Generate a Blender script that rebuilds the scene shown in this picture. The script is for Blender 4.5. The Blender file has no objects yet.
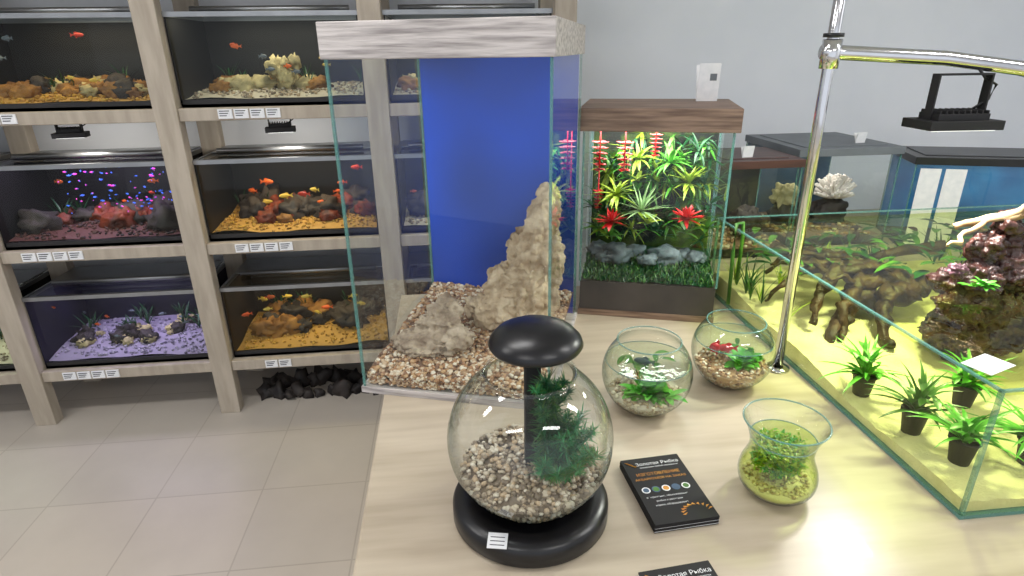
import bpy, math, random, bmesh
from mathutils import Vector, Matrix, noise
random.seed(7)
R=random.uniform
sc=bpy.context.scene
try:
    sc.view_settings.view_transform='Standard'
    sc.cycles.transparent_max_bounces=24
except Exception as e: print(e)

# ------------------------------------------------------------ colour / materials
def lin(r,g,b):
    def f(c):
        c/=255.0
        return c/12.92 if c<=0.04045 else ((c+0.055)/1.055)**2.4
    return (f(r),f(g),f(b),1)
def newmat(name):
    m=bpy.data.materials.new(name); m.use_nodes=True
    nt=m.node_tree; 
    return m,nt,nt.nodes['Principled BSDF'],nt.nodes['Material Output']
def pm(name,c1,c2=None,scale=10,rough=.5,metal=0,bump=0,bscale=None,stretch=(1,1,1),detail=4,spec=.5,lo=.35,hi=.65,coat=0):
    m,nt,p,o=newmat(name)
    p.inputs['Base Color'].default_value=c1
    p.inputs['Roughness'].default_value=rough
    p.inputs['Metallic'].default_value=metal
    p.inputs['Specular IOR Level'].default_value=spec
    p.inputs['Coat Weight'].default_value=coat
    tc=nt.nodes.new('ShaderNodeTexCoord'); mp=nt.nodes.new('ShaderNodeMapping')
    mp.inputs['Scale'].default_value=stretch
    nt.links.new(tc.outputs['Object'],mp.inputs['Vector'])
    n=nt.nodes.new('ShaderNodeTexNoise'); n.inputs['Scale'].default_value=scale; n.inputs['Detail'].default_value=detail
    nt.links.new(mp.outputs[0],n.inputs['Vector'])
    if c2 is None: c2=tuple(x*.85 for x in c1[:3])+(1,)
    r=nt.nodes.new('ShaderNodeValToRGB')
    r.color_ramp.elements[0].position=lo; r.color_ramp.elements[0].color=c1
    r.color_ramp.elements[1].position=hi; r.color_ramp.elements[1].color=c2
    nt.links.new(n.outputs['Fac'],r.inputs[0]); nt.links.new(r.outputs[0],p.inputs['Base Color'])
    if bump:
        b=nt.nodes.new('ShaderNodeBump'); b.inputs['Strength'].default_value=bump; b.inputs['Distance'].default_value=.01
        if bscale:
            n2=nt.nodes.new('ShaderNodeTexNoise'); n2.inputs['Scale'].default_value=bscale; n2.inputs['Detail'].default_value=5
            nt.links.new(mp.outputs[0],n2.inputs['Vector']); nt.links.new(n2.outputs['Fac'],b.inputs['Height'])
        else: nt.links.new(n.outputs['Fac'],b.inputs['Height'])
        nt.links.new(b.outputs[0],p.inputs['Normal'])
    return m
def island(name,cols,rough=.6,spec=.5):
    m,nt,p,o=newmat(name)
    g=nt.nodes.new('ShaderNodeNewGeometry'); r=nt.nodes.new('ShaderNodeValToRGB')
    r.color_ramp.interpolation='CONSTANT'
    els=r.color_ramp.elements
    while len(els)<len(cols): els.new(.5)
    for i,c in enumerate(cols):
        els[i].position=i/len(cols); els[i].color=c
    nt.links.new(g.outputs['Random Per Island'],r.inputs[0]); nt.links.new(r.outputs[0],p.inputs['Base Color'])
    p.inputs['Roughness'].default_value=rough; p.inputs['Specular IOR Level'].default_value=spec
    return m
def glassmat(name,tint=(.95,.98,.97,1),base=.035,edge=.6,power=4,rough=.01,bump=0,bscale=20,gcol=(1,1,1,1),dark=None):
    m,nt,p,o=newmat(name); nt.nodes.remove(p)
    t=nt.nodes.new('ShaderNodeBsdfTransparent'); t.inputs[0].default_value=tint
    g=nt.nodes.new('ShaderNodeBsdfGlossy'); g.inputs['Roughness'].default_value=rough; g.inputs['Color'].default_value=gcol
    lw=nt.nodes.new('ShaderNodeLayerWeight'); lw.inputs['Blend'].default_value=.5
    pw=nt.nodes.new('ShaderNodeMath'); pw.operation='POWER'; pw.inputs[1].default_value=power
    ma=nt.nodes.new('ShaderNodeMath'); ma.operation='MULTIPLY_ADD'; ma.inputs[1].default_value=edge; ma.inputs[2].default_value=base
    mx=nt.nodes.new('ShaderNodeMixShader')
    nt.links.new(lw.outputs['Facing'],pw.inputs[0]); nt.links.new(pw.outputs[0],ma.inputs[0])
    nt.links.new(ma.outputs[0],mx.inputs[0]); nt.links.new(t.outputs[0],mx.inputs[1]); nt.links.new(g.outputs[0],mx.inputs[2])
    nt.links.new(mx.outputs[0],o.inputs[0])
    if dark:   # longer glass path at grazing angles absorbs more
        r=nt.nodes.new('ShaderNodeValToRGB'); r.color_ramp.elements[0].position=.45; r.color_ramp.elements[0].color=tint
        r.color_ramp.elements[1].position=.97; r.color_ramp.elements[1].color=dark
        nt.links.new(lw.outputs['Facing'],r.inputs[0]); nt.links.new(r.outputs[0],t.inputs[0])
    if bump:
        tc=nt.nodes.new('ShaderNodeTexCoord')
        n=nt.nodes.new('ShaderNodeTexNoise'); n.inputs['Scale'].default_value=bscale; n.inputs['Detail'].default_value=3
        b=nt.nodes.new('ShaderNodeBump'); b.inputs['Strength'].default_value=bump; b.inputs['Distance'].default_value=.01
        nt.links.new(tc.outputs['Object'],n.inputs['Vector']); nt.links.new(n.outputs['Fac'],b.inputs['Height'])
        nt.links.new(b.outputs[0],g.inputs['Normal'])
    return m
def emis(name,col,st):
    m,nt,p,o=newmat(name)
    p.inputs['Base Color'].default_value=col
    p.inputs['Emission Color'].default_value=col; p.inputs['Emission Strength'].default_value=st
    return m

GLASS=glassmat('clear_glass')
GLASSD=glassmat('rack_glass',tint=(.80,.84,.80,1),base=.02,edge=.5)
BOWL=glassmat('bowl_glass',tint=(.955,.975,.965,1),base=.05,edge=.6,power=3,dark=(.3,.38,.36,1))
WATER=glassmat('water_surface',tint=(.86,.92,.86,1),base=.03,edge=.25,power=3,bump=.15,bscale=14)
WBODY=glassmat('water_body',tint=(.95,.97,.93,1),base=.0,edge=.2,power=4)
VBODY=glassmat('green_water',tint=(.88,.95,.55,1),base=.0,edge=.2,power=4)
POND=glassmat('tank_water',tint=(.84,.91,.50,1),base=.03,edge=.32,power=3.6,bump=.3,bscale=9)
PONDSIDE=glassmat('tank_side_glass',tint=(.94,.98,.82,1),base=.03,edge=.5,power=4)
m,nt,p,o=newmat('glass_edge'); p.inputs['Base Color'].default_value=lin(104,160,152); p.inputs['Roughness'].default_value=.15; p.inputs['Alpha'].default_value=.55
EDGE=m
WALL=pm('wall_paint',lin(236,239,244),lin(230,234,240),scale=3,rough=.8,bump=.03,bscale=60)
CEIL=pm('ceiling_paint',lin(225,225,225),scale=3,rough=.9)
RACKW=pm('rack_wood',lin(180,169,154),lin(162,151,136),scale=5,stretch=(6,6,1),rough=.6,bump=.1)
TABLE=pm('table_laminate',lin(196,183,163),lin(174,160,140),scale=3.0,stretch=(1,9,1),rough=.36,detail=6,lo=.3,hi=.7,coat=.05)
WWOOD=pm('whitewashed_wood',lin(204,197,194),lin(138,131,130),scale=5,stretch=(1.5,14,22),rough=.6,bump=.3,detail=9,lo=.42,hi=.72)
BWOOD=pm('brown_wood',lin(150,124,106),lin(104,82,70),scale=5,stretch=(1.5,14,22),rough=.5,bump=.2,detail=8)
DBWOOD=pm('dark_brown_wood',lin(84,52,44),lin(62,38,34),scale=5,stretch=(1,8,8),rough=.4)
BLACK=pm('black_plastic',lin(22,22,26),lin(16,16,19),scale=30,rough=.32)
BLACKM=pm('black_matte',lin(26,25,27),rough=.7)
DARKP=pm('dark_panel',lin(36,34,36),lin(26,26,28),scale=6,rough=.6)
BASEP=pm('base_panel',lin(74,68,66),lin(54,50,50),scale=6,rough=.4)
BACKP=pm('black_back_film',lin(14,13,15),lin(9,10,12),scale=5,rough=.5)
BACKB=pm('violet_lit_back_film',lin(28,26,48),lin(16,16,30),scale=5,rough=.5)  # purple glow of the lit water put into the film colour
BACKG=pm('brown_back_film',lin(40,30,20),lin(16,14,12),scale=6,rough=.5)
GREY=pm('grey_lid',lin(112,118,124),lin(100,106,112),scale=8,rough=.5)
ALU=pm('aluminium',lin(160,162,165),rough=.35,metal=.9)
CHROME=pm('chrome',lin(225,225,228),lin(215,215,218),rough=.12,metal=1)
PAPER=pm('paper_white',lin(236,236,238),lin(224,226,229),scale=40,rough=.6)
INK=pm('ink',lin(60,60,70),rough=.7)
BLUE=pm('blue_backdrop_film',lin(0,82,225),lin(16,60,150),scale=2.2,rough=.3,lo=.35,hi=.62,detail=1)
BLUE2=pm('blue_film',lin(70,96,122),lin(44,66,92),scale=6,rough=.4)
BLUE3=pm('sky_blue_film',lin(50,130,190),lin(40,100,160),scale=6,rough=.4)
PEB=island('river_pebbles',[lin(204,176,146),lin(180,148,116),lin(222,204,180),lin(150,112,84),lin(196,158,118),lin(232,220,200),lin(172,128,92),lin(126,98,80)],.55)
PEBG=island('grey_pebbles',[lin(172,156,134),lin(146,130,110),lin(198,184,162),lin(118,104,88),lin(184,160,130),lin(210,200,182)],.4)
YGR=island('yellow_gravel',[lin(180,140,50),lin(204,160,66),lin(150,110,38),lin(190,148,76)],.6)
PGR=island('pale_gravel',[lin(146,138,160),lin(176,168,186),lin(106,98,120),lin(160,150,172)],.6)
DGR=island('dark_gravel',[lin(60,40,40),lin(80,56,50),lin(40,30,34),lin(96,60,56)],.6)
STONE=pm('sandstone',lin(224,204,174),lin(162,134,104),scale=20,rough=.85,bump=.9,bscale=60,detail=8,lo=.35,hi=.7)
STONE2=pm('grey_limestone',lin(200,182,160),lin(128,108,90),scale=20,rough=.85,bump=.9,bscale=60,detail=8,lo=.35,hi=.7)
CORAL=pm('white_coral',lin(232,226,220),lin(205,196,190),scale=30,rough=.8,bump=.4)
LAVA=pm('wet_lava_rock',lin(80,46,40),lin(30,18,18),scale=22,rough=.25,bump=1,bscale=70,detail=8,coat=.25,lo=.3,hi=.7)
LAVA2=pm('purple_lava_rock',lin(128,88,100),lin(70,42,50),scale=20,rough=.3,bump=.8,bscale=50,detail=8)
REDR=pm('red_rock',lin(140,56,28),lin(66,28,20),scale=14,rough=.6,bump=.5)
ORR=pm('ochre_rock',lin(176,126,58),lin(96,62,34),scale=12,rough=.7,bump=.5)
CREAM=pm('cream_rock',lin(206,190,140),lin(140,130,96),scale=14,rough=.8,bump=.5)
DRK=pm('dark_stone',lin(60,52,48),lin(30,26,26),scale=12,rough=.7,bump=.5)
SAND=pm('pale_sand',lin(226,218,178),lin(204,196,148),scale=12,rough=.9,bump=.4,bscale=180,lo=.3,hi=.7)
WOODR=pm('bog_root',lin(66,42,24),lin(34,21,14),scale=26,rough=.55,bump=.8,bscale=60,detail=8)
ANT=pm('pale_driftwood',lin(176,148,112),lin(130,100,70),scale=20,rough=.6,bump=.3)
def leafm(n,a,b,r=.4): 
    return pm(n,a,b,scale=25,rough=r,lo=.3,hi=.7)
GL=leafm('leaf_bright_green',lin(104,186,56),lin(60,144,40))
GM=leafm('leaf_mid_green',lin(86,136,50),lin(50,96,38))
GD=leafm('leaf_dark_green',lin(30,88,46),lin(16,58,32))
GC=leafm('conifer_green',lin(64,150,84),lin(34,106,58),.6)
GC2=leafm('conifer_dark',lin(40,112,62),lin(22,76,44),.6)
GY=leafm('leaf_yellow_green',lin(184,204,66),lin(130,166,50))
GP=leafm('leaf_pale_green',lin(176,206,150),lin(120,164,100))
RED=leafm('petal_red',lin(226,40,40),lin(180,20,30))
ORG=leafm('fish_orange',lin(226,110,40),lin(206,76,26))
REDF=leafm('fish_red',lin(206,60,36),lin(160,36,26))
GREYF=leafm('fish_grey',lin(110,120,130),lin(70,80,90))
YEL=leafm('fish_yellow',lin(220,195,90),lin(200,165,60))
PINK=emis('fluorescent_pink',lin(255,70,200),.5)
CYAN=emis('fluorescent_blue',lin(70,120,255),.5)
GOLD=pm('gold_print',lin(220,160,60),lin(190,120,40),scale=60,rough=.4)
FOLI=pm('printed_foliage',lin(10,22,12),lin(96,130,34),scale=16,rough=.5,lo=.42,hi=.7,detail=6)
BSLATE=pm('slate_stone',lin(120,134,138),lin(64,76,80),scale=14,rough=.6,bump=.4)

# ------------------------------------------------------------ mesh builder
ICO={}
for s in (1,2,3,4,5):
    bm=bmesh.new(); bmesh.ops.create_icosphere(bm,subdivisions=s,radius=1)
    bm.verts.ensure_lookup_table()
    ICO[s]=([v.co.copy() for v in bm.verts],[tuple(v.index for v in f.verts) for f in bm.faces]); bm.free()
def fbm(v,o=4):
    a=0;am=1
    for i in range(o):
        a+=am*noise.noise(v); v=v*2.03+Vector((3.1,1.7,5.3)); am*=.5
    return a
class MB:
    def __init__(s): s.v=[];s.f=[];s.m=[];s.s=[]
    def add(s,vs,fs,m=0,sm=False):
        n=len(s.v); s.v.extend([tuple(v) for v in vs])
        for f in fs: s.f.append(tuple(i+n for i in f)); s.m.append(m); s.s.append(sm)
    def box(s,c,d,m=0,M=None):
        x,y,z=[k/2 for k in d]
        vs=[Vector((a*x,b*y,e*z)) for a in(-1,1) for b in(-1,1) for e in(-1,1)]
        if M: vs=[M@v for v in vs]
        vs=[v+Vector(c) for v in vs]
        s.add(vs,[(0,1,3,2),(4,6,7,5),(0,4,5,1),(2,3,7,6),(0,2,6,4),(1,5,7,3)],m)
    def bb(s,x0,x1,y0,y1,z0,z1,m=0): s.box(((x0+x1)/2,(y0+y1)/2,(z0+z1)/2),(x1-x0,y1-y0,z1-z0),m)
    def quad(s,a,b,c,d,m=0): s.add([a,b,c,d],[(0,1,2,3)],m)
    def lathe(s,prof,c=(0,0,0),seg=48,m=0,sm=True):
        vs=[];fs=[]
        for r,z in prof:
            for i in range(seg):
                a=2*math.pi*i/seg; vs.append((c[0]+r*math.cos(a),c[1]+r*math.sin(a),c[2]+z))
        for j in range(len(prof)-1):
            for i in range(seg):
                k=(i+1)%seg; fs.append((j*seg+i,j*seg+k,(j+1)*seg+k,(j+1)*seg+i))
        s.add(vs,fs,m,sm)
    def ring(s,c,r,t,m=0,seg=56):
        s.lathe([(r+t*math.cos(a*math.pi/4),t*math.sin(a*math.pi/4)) for a in range(9)],c,seg,m)
    def tube(s,pts,rad,seg=10,m=0,nz=0,cap=True):
        pts=[Vector(p) for p in pts]; n=len(pts)
        if not hasattr(rad,'__len__'): rad=[rad]*n
        vs=[];fs=[]
        up=Vector((0,0,1))
        for i,p in enumerate(pts):
            t=(pts[min(i+1,n-1)]-pts[max(i-1,0)]).normalized()
            u=t.cross(up)
            if u.length<.1: u=t.cross(Vector((1,0,0)))
            u.normalize(); w=t.cross(u)
            for k in range(seg):
                a=2*math.pi*k/seg; r=rad[i]
                q=p+(u*math.cos(a)+w*math.sin(a))*r
                if nz: q+= (q-p)*nz*fbm(q*30,3)
                vs.append(q)
        for i in range(n-1):
            for k in range(seg):
                l=(k+1)%seg; fs.append((i*seg+k,i*seg+l,(i+1)*seg+l,(i+1)*seg+k))
        if cap: fs.append(tuple(range(seg))[::-1]); fs.append(tuple((n-1)*seg+k for k in range(seg)))
        s.add(vs,fs,m,True)
    def rock(s,c,d,sub=3,m=0,amp=.35,fr=1.6,seed=0,fn=None,flat=None,ridge=0):
        V,F=ICO[sub]; vs=[]
        o=Vector((seed*7.3,seed*3.1,seed*5.7))
        for v in V:
            k=1+amp*fbm(v*fr+o,5)
            if ridge: k-=ridge*abs(noise.noise(v*fr*2.3+o))*1.2
            p=v*k
            if fn: p=fn(p)
            p=Vector((p.x*d[0],p.y*d[1],p.z*d[2]))
            if flat is not None and p.z<flat: p.z=flat
            vs.append(p+Vector(c))
        s.add(vs,F,m,True)
    def stone(s,c,r,m=0):
        V,F=ICO[1]; a,b,e=R(.7,1.2)*r,R(.7,1.2)*r,R(.5,.85)*r
        M=Matrix.Rotation(R(0,6),3,'Z')@Matrix.Rotation(R(-.5,.5),3,'X')
        s.add([M@Vector((v.x*a,v.y*b,v.z*e))+Vector(c) for v in V],F,m,True)
    def blade(s,b,az,el,L,W,curve=1.0,m=0,n=6,prof='blade',tw=0):
        b=Vector(b); p=b.copy(); vs=[];fs=[]
        d=Vector((math.cos(az),math.sin(az),0)); side=Vector((-math.sin(az),math.cos(az),0))
        for i in range(n+1):
            t=i/n; e=el-curve*t
            if prof=='blade': w=W*(1-t**2.2)*(.55+.45*min(1,t*3))
            elif prof=='oval': w=W*max(.06,math.sin(math.pi*min(1,t*1.0))**.7)
            else: w=W*(1-t)
            dirv=d*math.cos(e)+Vector((0,0,math.sin(e)))
            nrm=-d*math.sin(e)+Vector((0,0,math.cos(e)))
            sd=side*math.cos(tw)+nrm*math.sin(tw)
            vs+= [p-sd*w+nrm*w*.35, p.copy(), p+sd*w+nrm*w*.35]
            p=p+dirv*(L/n)
        for i in range(n):
            k=i*3; fs+=[(k,k+1,k+4,k+3),(k+1,k+2,k+5,k+4)]
        s.add(vs,fs,m,True)
    def rosette(s,c,n,L,W,m=0,el=(.5,1.4),curve=(.5,1.4),prof='blade',j=.0):
        for i in range(n):
            s.blade(Vector(c)+Vector((R(-j,j),R(-j,j),0)),2*math.pi*i/n*1.0+R(-.4,.4),R(*el),L*R(.7,1.1),W*R(.8,1.1),R(*curve),m,prof=prof)
    def fish(s,c,az,L,mb=0,mf=1,tall=.38):
        c=Vector(c); ca,sa=math.cos(az),math.sin(az)
        T=lambda x,y,z:(c.x+ca*x-sa*y,c.y+sa*x+ca*y,c.z+z)
        N=10;S=10;vs=[];fs=[]
        for i in range(N+1):
            t=i/N; x=(.5-t*.78)*L
            hh=L*tall*.5*(math.sin(math.pi*min(1,(t*.93+.03)))**.7)*(1-.25*t)+.012*L; ww=hh*.5
            for k in range(S):
                a=2*math.pi*k/S; vs.append(T(x,math.cos(a)*ww,math.sin(a)*hh))
        for i in range(N):
            for k in range(S):
                l=(k+1)%S; fs.append((i*S+k,i*S+l,(i+1)*S+l,(i+1)*S+k))
        fs.append(tuple(range(S))); fs.append(tuple(N*S+k for k in range(S)))
        s.add(vs,fs,mb,True)
        s.add([T(-.26*L,0,.03*L),T(-.26*L,0,-.03*L),T(-.52*L,.01*L,-.18*L),T(-.44*L,0,0),T(-.52*L,.01*L,.18*L)],[(0,1,3),(1,2,3),(0,3,4)],mf)
        s.add([T(.15*L,0,tall*.44*L),T(-.05*L,0,tall*.72*L),T(-.2*L,0,tall*.5*L),T(-.16*L,0,tall*.3*L)],[(0,1,2,3)],mf)
        s.add([T(.05*L,0,-tall*.44*L),T(-.08*L,0,-tall*.75*L),T(-.14*L,0,-tall*.35*L)],[(0,1,2)],mf)
        for sg in (1,-1): s.add([T(.18*L,sg*tall*.2*L,0),T(.02*L,sg*tall*.5*L,-.06*L),T(.06*L,sg*tall*.24*L,-.08*L)],[(0,1,2)],mf)
    def build(s,name,mats,parent=None,loc=(0,0,0),rot=0,bevel=0,remesh=0,disp=.01,dsc=.03):
        me=bpy.data.meshes.new(name); me.from_pydata(s.v,[],s.f)
        for m in mats: me.materials.append(m)
        me.polygons.foreach_set('material_index',s.m); me.polygons.foreach_set('use_smooth',s.s); me.update()
        ob=bpy.data.objects.new(name,me); sc.collection.objects.link(ob)
        ob.location=loc; ob.rotation_euler=(0,0,rot)
        if parent: ob.parent=parent
        if bevel:
            b=ob.modifiers.new('bevel','BEVEL'); b.width=bevel; b.segments=2; b.limit_method='ANGLE'
        if remesh:
            r=ob.modifiers.new('remesh','REMESH'); r.mode='VOXEL'; r.voxel_size=remesh; r.use_smooth_shade=True
            t=bpy.data.textures.new('rock_noise','CLOUDS'); t.noise_scale=dsc; t.noise_depth=4
            d=ob.modifiers.new('disp','DISPLACE'); d.texture=t; d.strength=disp; d.mid_level=.5; d.texture_coords='LOCAL'
        return ob
def empty(name,loc=(0,0,0),rot=0):
    e=bpy.data.objects.new(name,None); e.empty_display_size=.1; e.location=loc; e.rotation_euler=(0,0,rot); sc.collection.objects.link(e); return e
def area(name,loc,size,power,col=(1,1,1),rot=(0,0,0),sizey=None,parent=None,spread=None):
    l=bpy.data.lights.new(name,'AREA'); l.energy=power; l.color=col; l.size=size
    if sizey: l.shape='RECTANGLE'; l.size_y=sizey
    if spread: l.spread=spread
    o=bpy.data.objects.new(name,l); o.location=loc; o.rotation_euler=rot; sc.collection.objects.link(o)
    if parent: o.parent=parent
    return o
def text(s,size,loc,mat,parent,rz=0,al='CENTER'):
    cu=bpy.data.curves.new('printed_text','FONT'); cu.body=s; cu.size=size; cu.align_x=al
    cu.materials.append(mat); o=bpy.data.objects.new('printed_text',cu); o.location=loc; o.rotation_euler=(0,0,rz)
    sc.collection.objects.link(o); o.parent=parent; return o
def gravel_bed(mb,x0,x1,y0,y1,zf,n,r,m):
    nx=ny=14; vs=[];fs=[]
    for i in range(nx+1):
        for j in range(ny+1):
            x=x0+(x1-x0)*i/nx;y=y0+(y1-y0)*j/ny; vs.append((x,y,zf(x,y)-r*.5))
    for i in range(nx):
        for j in range(ny):
            a=i*(ny+1)+j; fs.append((a,a+ny+1,a+ny+2,a+1))
    mb.add(vs,fs,m,True)
    for i in range(n):
        x=R(x0+r,x1-r);y=R(y0+r,y1-r); mb.stone((x,y,zf(x,y)+R(-.3,.3)*r),r*R(.6,1.25),m)

# ------------------------------------------------------------ room
XL,XR,YB,YF,H=-4.0,3.3,3.15,-2.6,2.8
mb=MB(); mb.bb(XL,XR,YF,YB,-.1,0); 
m,nt,p,o=newmat('floor_tiles')
tc=nt.nodes.new('ShaderNodeTexCoord'); br=nt.nodes.new('ShaderNodeTexBrick')
br.offset=0; br.inputs['Scale'].default_value=1; br.inputs['Brick Width'].default_value=.4; br.inputs['Row Height'].default_value=.4
br.inputs['Mortar Size'].default_value=.003; br.inputs['Color1'].default_value=lin(198,189,178); br.inputs['Color2'].default_value=lin(193,185,175); br.inputs['Mortar'].default_value=lin(178,169,158)
nn=nt.nodes.new('ShaderNodeTexNoise'); nn.inputs['Scale'].default_value=6; nn.inputs['Detail'].default_value=6
mx=nt.nodes.new('ShaderNodeMix'); mx.data_type='RGBA'; mx.blend_type='MULTIPLY'; mx.inputs[0].default_value=.15
nt.links.new(tc.outputs['Object'],br.inputs['Vector']); nt.links.new(tc.outputs['Object'],nn.inputs['Vector'])
nt.links.new(br.outputs['Color'],mx.inputs[6]); nt.links.new(nn.outputs['Fac'],mx.inputs[7]); nt.links.new(mx.outputs[2],p.inputs['Base Color'])
p.inputs['Roughness'].default_value=.35
mb.build('floor',[m])
mb=MB(); mb.bb(XL,XR,YB,YB+.1,0,H); mb.build('wall_back',[WALL])
mb=MB(); mb.bb(XL-.1,XL,YF,YB,0,H); mb.build('wall_left',[WALL])
mb=MB(); mb.bb(XR,XR+.1,YF,YB,0,H); mb.build('wall_right',[WALL])
mb=MB(); mb.bb(XL,XR,YF,YB,H,H+.1); mb.build('ceiling',[CEIL])
mb=MB(); mb.bb(XL,XR,YB-.015,YB,0,.08); mb.build('baseboard_back',[PAPER])
LPE=emis('panel_diffuser',(1,1,1,1),2.0)
for i,(x,y) in enumerate([(-2.4,1.0),(-.6,1.1),(2.5,.6),(-1.2,-1.0),(1.2,-1.0)]):
    e=empty('ceiling_light_panel',(x,y,H))
    mb=MB(); mb.bb(-.62,.62,-.17,.17,-.04,0,0); mb.bb(-.59,.59,-.14,.14,-.045,-.04,1); mb.build('panel_body',[PAPER,LPE],e)
    area('panel_lamp',(0,0,-.06),1.18,(21,17,27,16,17)[i],(1,.985,.97),sizey=.28,parent=e)

# ------------------------------------------------------------ rack
POST=[-2.77,-1.935,-1.105,-.28,.49]; RY=2.58; RD=.46
SH=[.27,.84,1.40]
rk=empty('wooden_display_rack')
mb=MB()
for x in POST:
    for y in (RY,RY+RD-.06):
        mb.bb(x-.045,x+.045,y,y+.06,0,2.35)
    for z in SH: mb.bb(x-.02,x+.02,RY+.06,RY+RD-.06,z-.05,z-.0)
for i in range(4):
    a,b=POST[i]+.045,POST[i+1]-.045
    for z in SH+[2.0]:
        mb.bb(a,b,RY+.012,RY+.042,z-.05,z); mb.bb(a,b,RY+RD-.05,RY+RD-.02,z-.05,z)
        mb.bb(a,b,RY+.044,RY+RD-.052,z-.018,z-.002)
mb.build('frame',[RACKW],rk,bevel=.003)
mb=MB()
for i in range(4):
    a,b=POST[i],POST[i+1]
    for z in SH:
        x=a+R(.12,.3)
        for k in range(random.choice([2,3,4])):
            mb.bb(x,x+.055,RY+.006,RY+.0115,z-.042,z-.006,0)
            for q in range(3): mb.bb(x+.006,x+.045-q*.006,RY+.0045,RY+.006,z-.014-q*.009,z-.011-q*.009,1)
            x+=.062
mb.build('price_labels',[PAPER,INK],rk)

def rack_tank(bay,row,gm,col,power,deco,back=None):
    a,b=POST[bay],POST[bay+1]; w=(b-a)-.1; d=.4; h=.345
    e=empty('rack_aquarium',((a+b)/2,RY+.05+d/2,SH[row]))
    mb=MB()
    mb.bb(-w/2,w/2,-d/2,d/2,0,.012,0); mb.bb(-w/2,w/2,d/2-.008,d/2,.012,h,3)
    mb.bb(-w/2,-w/2+.006,-d/2,d/2-.008,.012,h,3); mb.bb(w/2-.006,w/2,-d/2,d/2-.008,.012,h,3)
    mb.bb(-w/2,w/2,-d/2,-d/2+.006,0,.03,0)
    mb.quad((-w/2,-d/2+.003,.01),(w/2,-d/2+.003,.01),(w/2,-d/2+.003,h),(-w/2,-d/2+.003,h),1)
    for y in (-d/2-.004,d/2-.012): mb.bb(-w/2-.004,w/2+.004,y,y+.016,h-.012,h+.006,2)
    for x in (-w/2-.004,w/2-.008): mb.bb(x,x+.012,-d/2+.012,d/2-.012,h-.012,h+.006,2)
    mb.bb(-w/2+.01,w/2-.01,-.02,d/2-.02,h+.007,h+.012,2)   # rear lid
    mb.quad((-w/2,-d/2+.01,h+.004),(w/2,-d/2+.01,h+.004),(w/2,-.02,h+.004),(-w/2,-.02,h+.004),1)
    mb.tube([(-w/2+.05,-.06,h+.022),(w/2-.05,-.06,h+.022)],.012,10,2)
    mb.build('tank_body',[DARKP,GLASSD,ALU,back or BACKP],e)
    g=MB(); sd=R(0,50)
    zf=lambda x,y:.035+.02*noise.noise(Vector((x*5+sd,y*5,0)))+.04*(y+d/2)/d
    gravel_bed(g,-w/2+.01,w/2-.01,-d/2+.012,d/2-.01,zf,520,.008,0); g.build('gravel',[gm],e)
    g=MB(); mats=deco(g,w,d,zf); g.build('decor',mats,e)
    area('tank_lamp',(0,-.02,h-.005),w*.8,power*.62,col,sizey=.1,parent=e)
    return e
def rocks(g,w,d,zf,n,m,s=(.04,.08),xr=(-.42,.42)):
    for i in range(n):
        x=R(*xr)*w;y=R(-.2,.38)*d; k=R(*s)*.72
        g.rock((x,y,zf(x,y)+k*.35),(k*1.2,k,k*R(.7,1.2)),3,m,.6,2.2,seed=R(0,90),ridge=.35)
def fishes(g,w,d,n,ms,L=(.04,.06)):
    for i in range(n*2):
        mm=random.choice(ms); g.fish((R(-.42,.42)*w,R(-.4,.2)*d,R(.1,.28)),random.choice([0,3.14])+R(-.6,.6),R(*L)*.85,mm,mm)
def plants(g,w,d,zf,n,m,L=.14,W=.006):
    for i in range(n):
        x=R(-.45,.45)*w;y=R(.05,.42)*d; g.rosette((x,y,zf(x,y)),7,L*R(.7,1.2),W,m,(.9,1.5),(.1,.9))
DM=[ORR,CREAM,REDR,DRK,ORG,REDF,YEL,GREYF,GD]   # 0..8
def d_tl(g,w,d,zf): rocks(g,w,d,zf,30,0,(.03,.06)); rocks(g,w,d,zf,10,1,(.03,.05)); rocks(g,w,d,zf,5,3,(.05,.09)); plants(g,w,d,zf,4,8,.1); fishes(g,w,d,4,[4,5,6,7]); return DM
def coralb(g,c):
    for i in range(12):
        a=R(0,6.28);k=R(.02,.035); g.rock((c[0]+.05*math.cos(a),c[1]+.04*math.sin(a),c[2]+R(.02,.11)),(k,k,k*1.3),3,1,.6,2.4,seed=R(0,90),ridge=.4)
def d_tr(g,w,d,zf): rocks(g,w,d,zf,14,1,(.04,.07),(-.4,.15)); rocks(g,w,d,zf,9,0,(.04,.06),(-.4,.4)); coralb(g,(.02*w,0,.06)); fishes(g,w,d,4,[4,6,7]); plants(g,w,d,zf,5,8,.1); return DM
def d_ml(g,w,d,zf):
    rocks(g,w,d,zf,18,2,(.04,.08)); rocks(g,w,d,zf,12,3,(.05,.1)); plants(g,w,d,zf,5,8,.12)
    for i in range(95): g.fish((R(-.2,.45)*w,R(-.45,.1)*d,R(.13,.31)),R(0,6.28),R(.010,.022),random.choice([9,10,10]),10)
    fishes(g,w,d,2,[4,5]); return DM+[PINK,CYAN]
def d_mr(g,w,d,zf): rocks(g,w,d,zf,14,2,(.03,.07)); fishes(g,w,d,5,[4,5,6],(.05,.08)); rocks(g,w,d,zf,14,3,(.05,.1)); rocks(g,w,d,zf,8,0,(.03,.05)); plants(g,w,d,zf,3,8,.1); return DM
def d_bl(g,w,d,zf): rocks(g,w,d,zf,26,1,(.015,.035)); plants(g,w,d,zf,14,8,.1); fishes(g,w,d,6,[7,7,4],(.03,.04)); rocks(g,w,d,zf,8,3,(.04,.08)); return DM
def d_br(g,w,d,zf): rocks(g,w,d,zf,9,0,(.05,.09),(-.4,.2)); rocks(g,w,d,zf,10,3,(.05,.09)); fishes(g,w,d,5,[4,6,6],(.05,.07)); plants(g,w,d,zf,7,8); return DM
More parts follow.
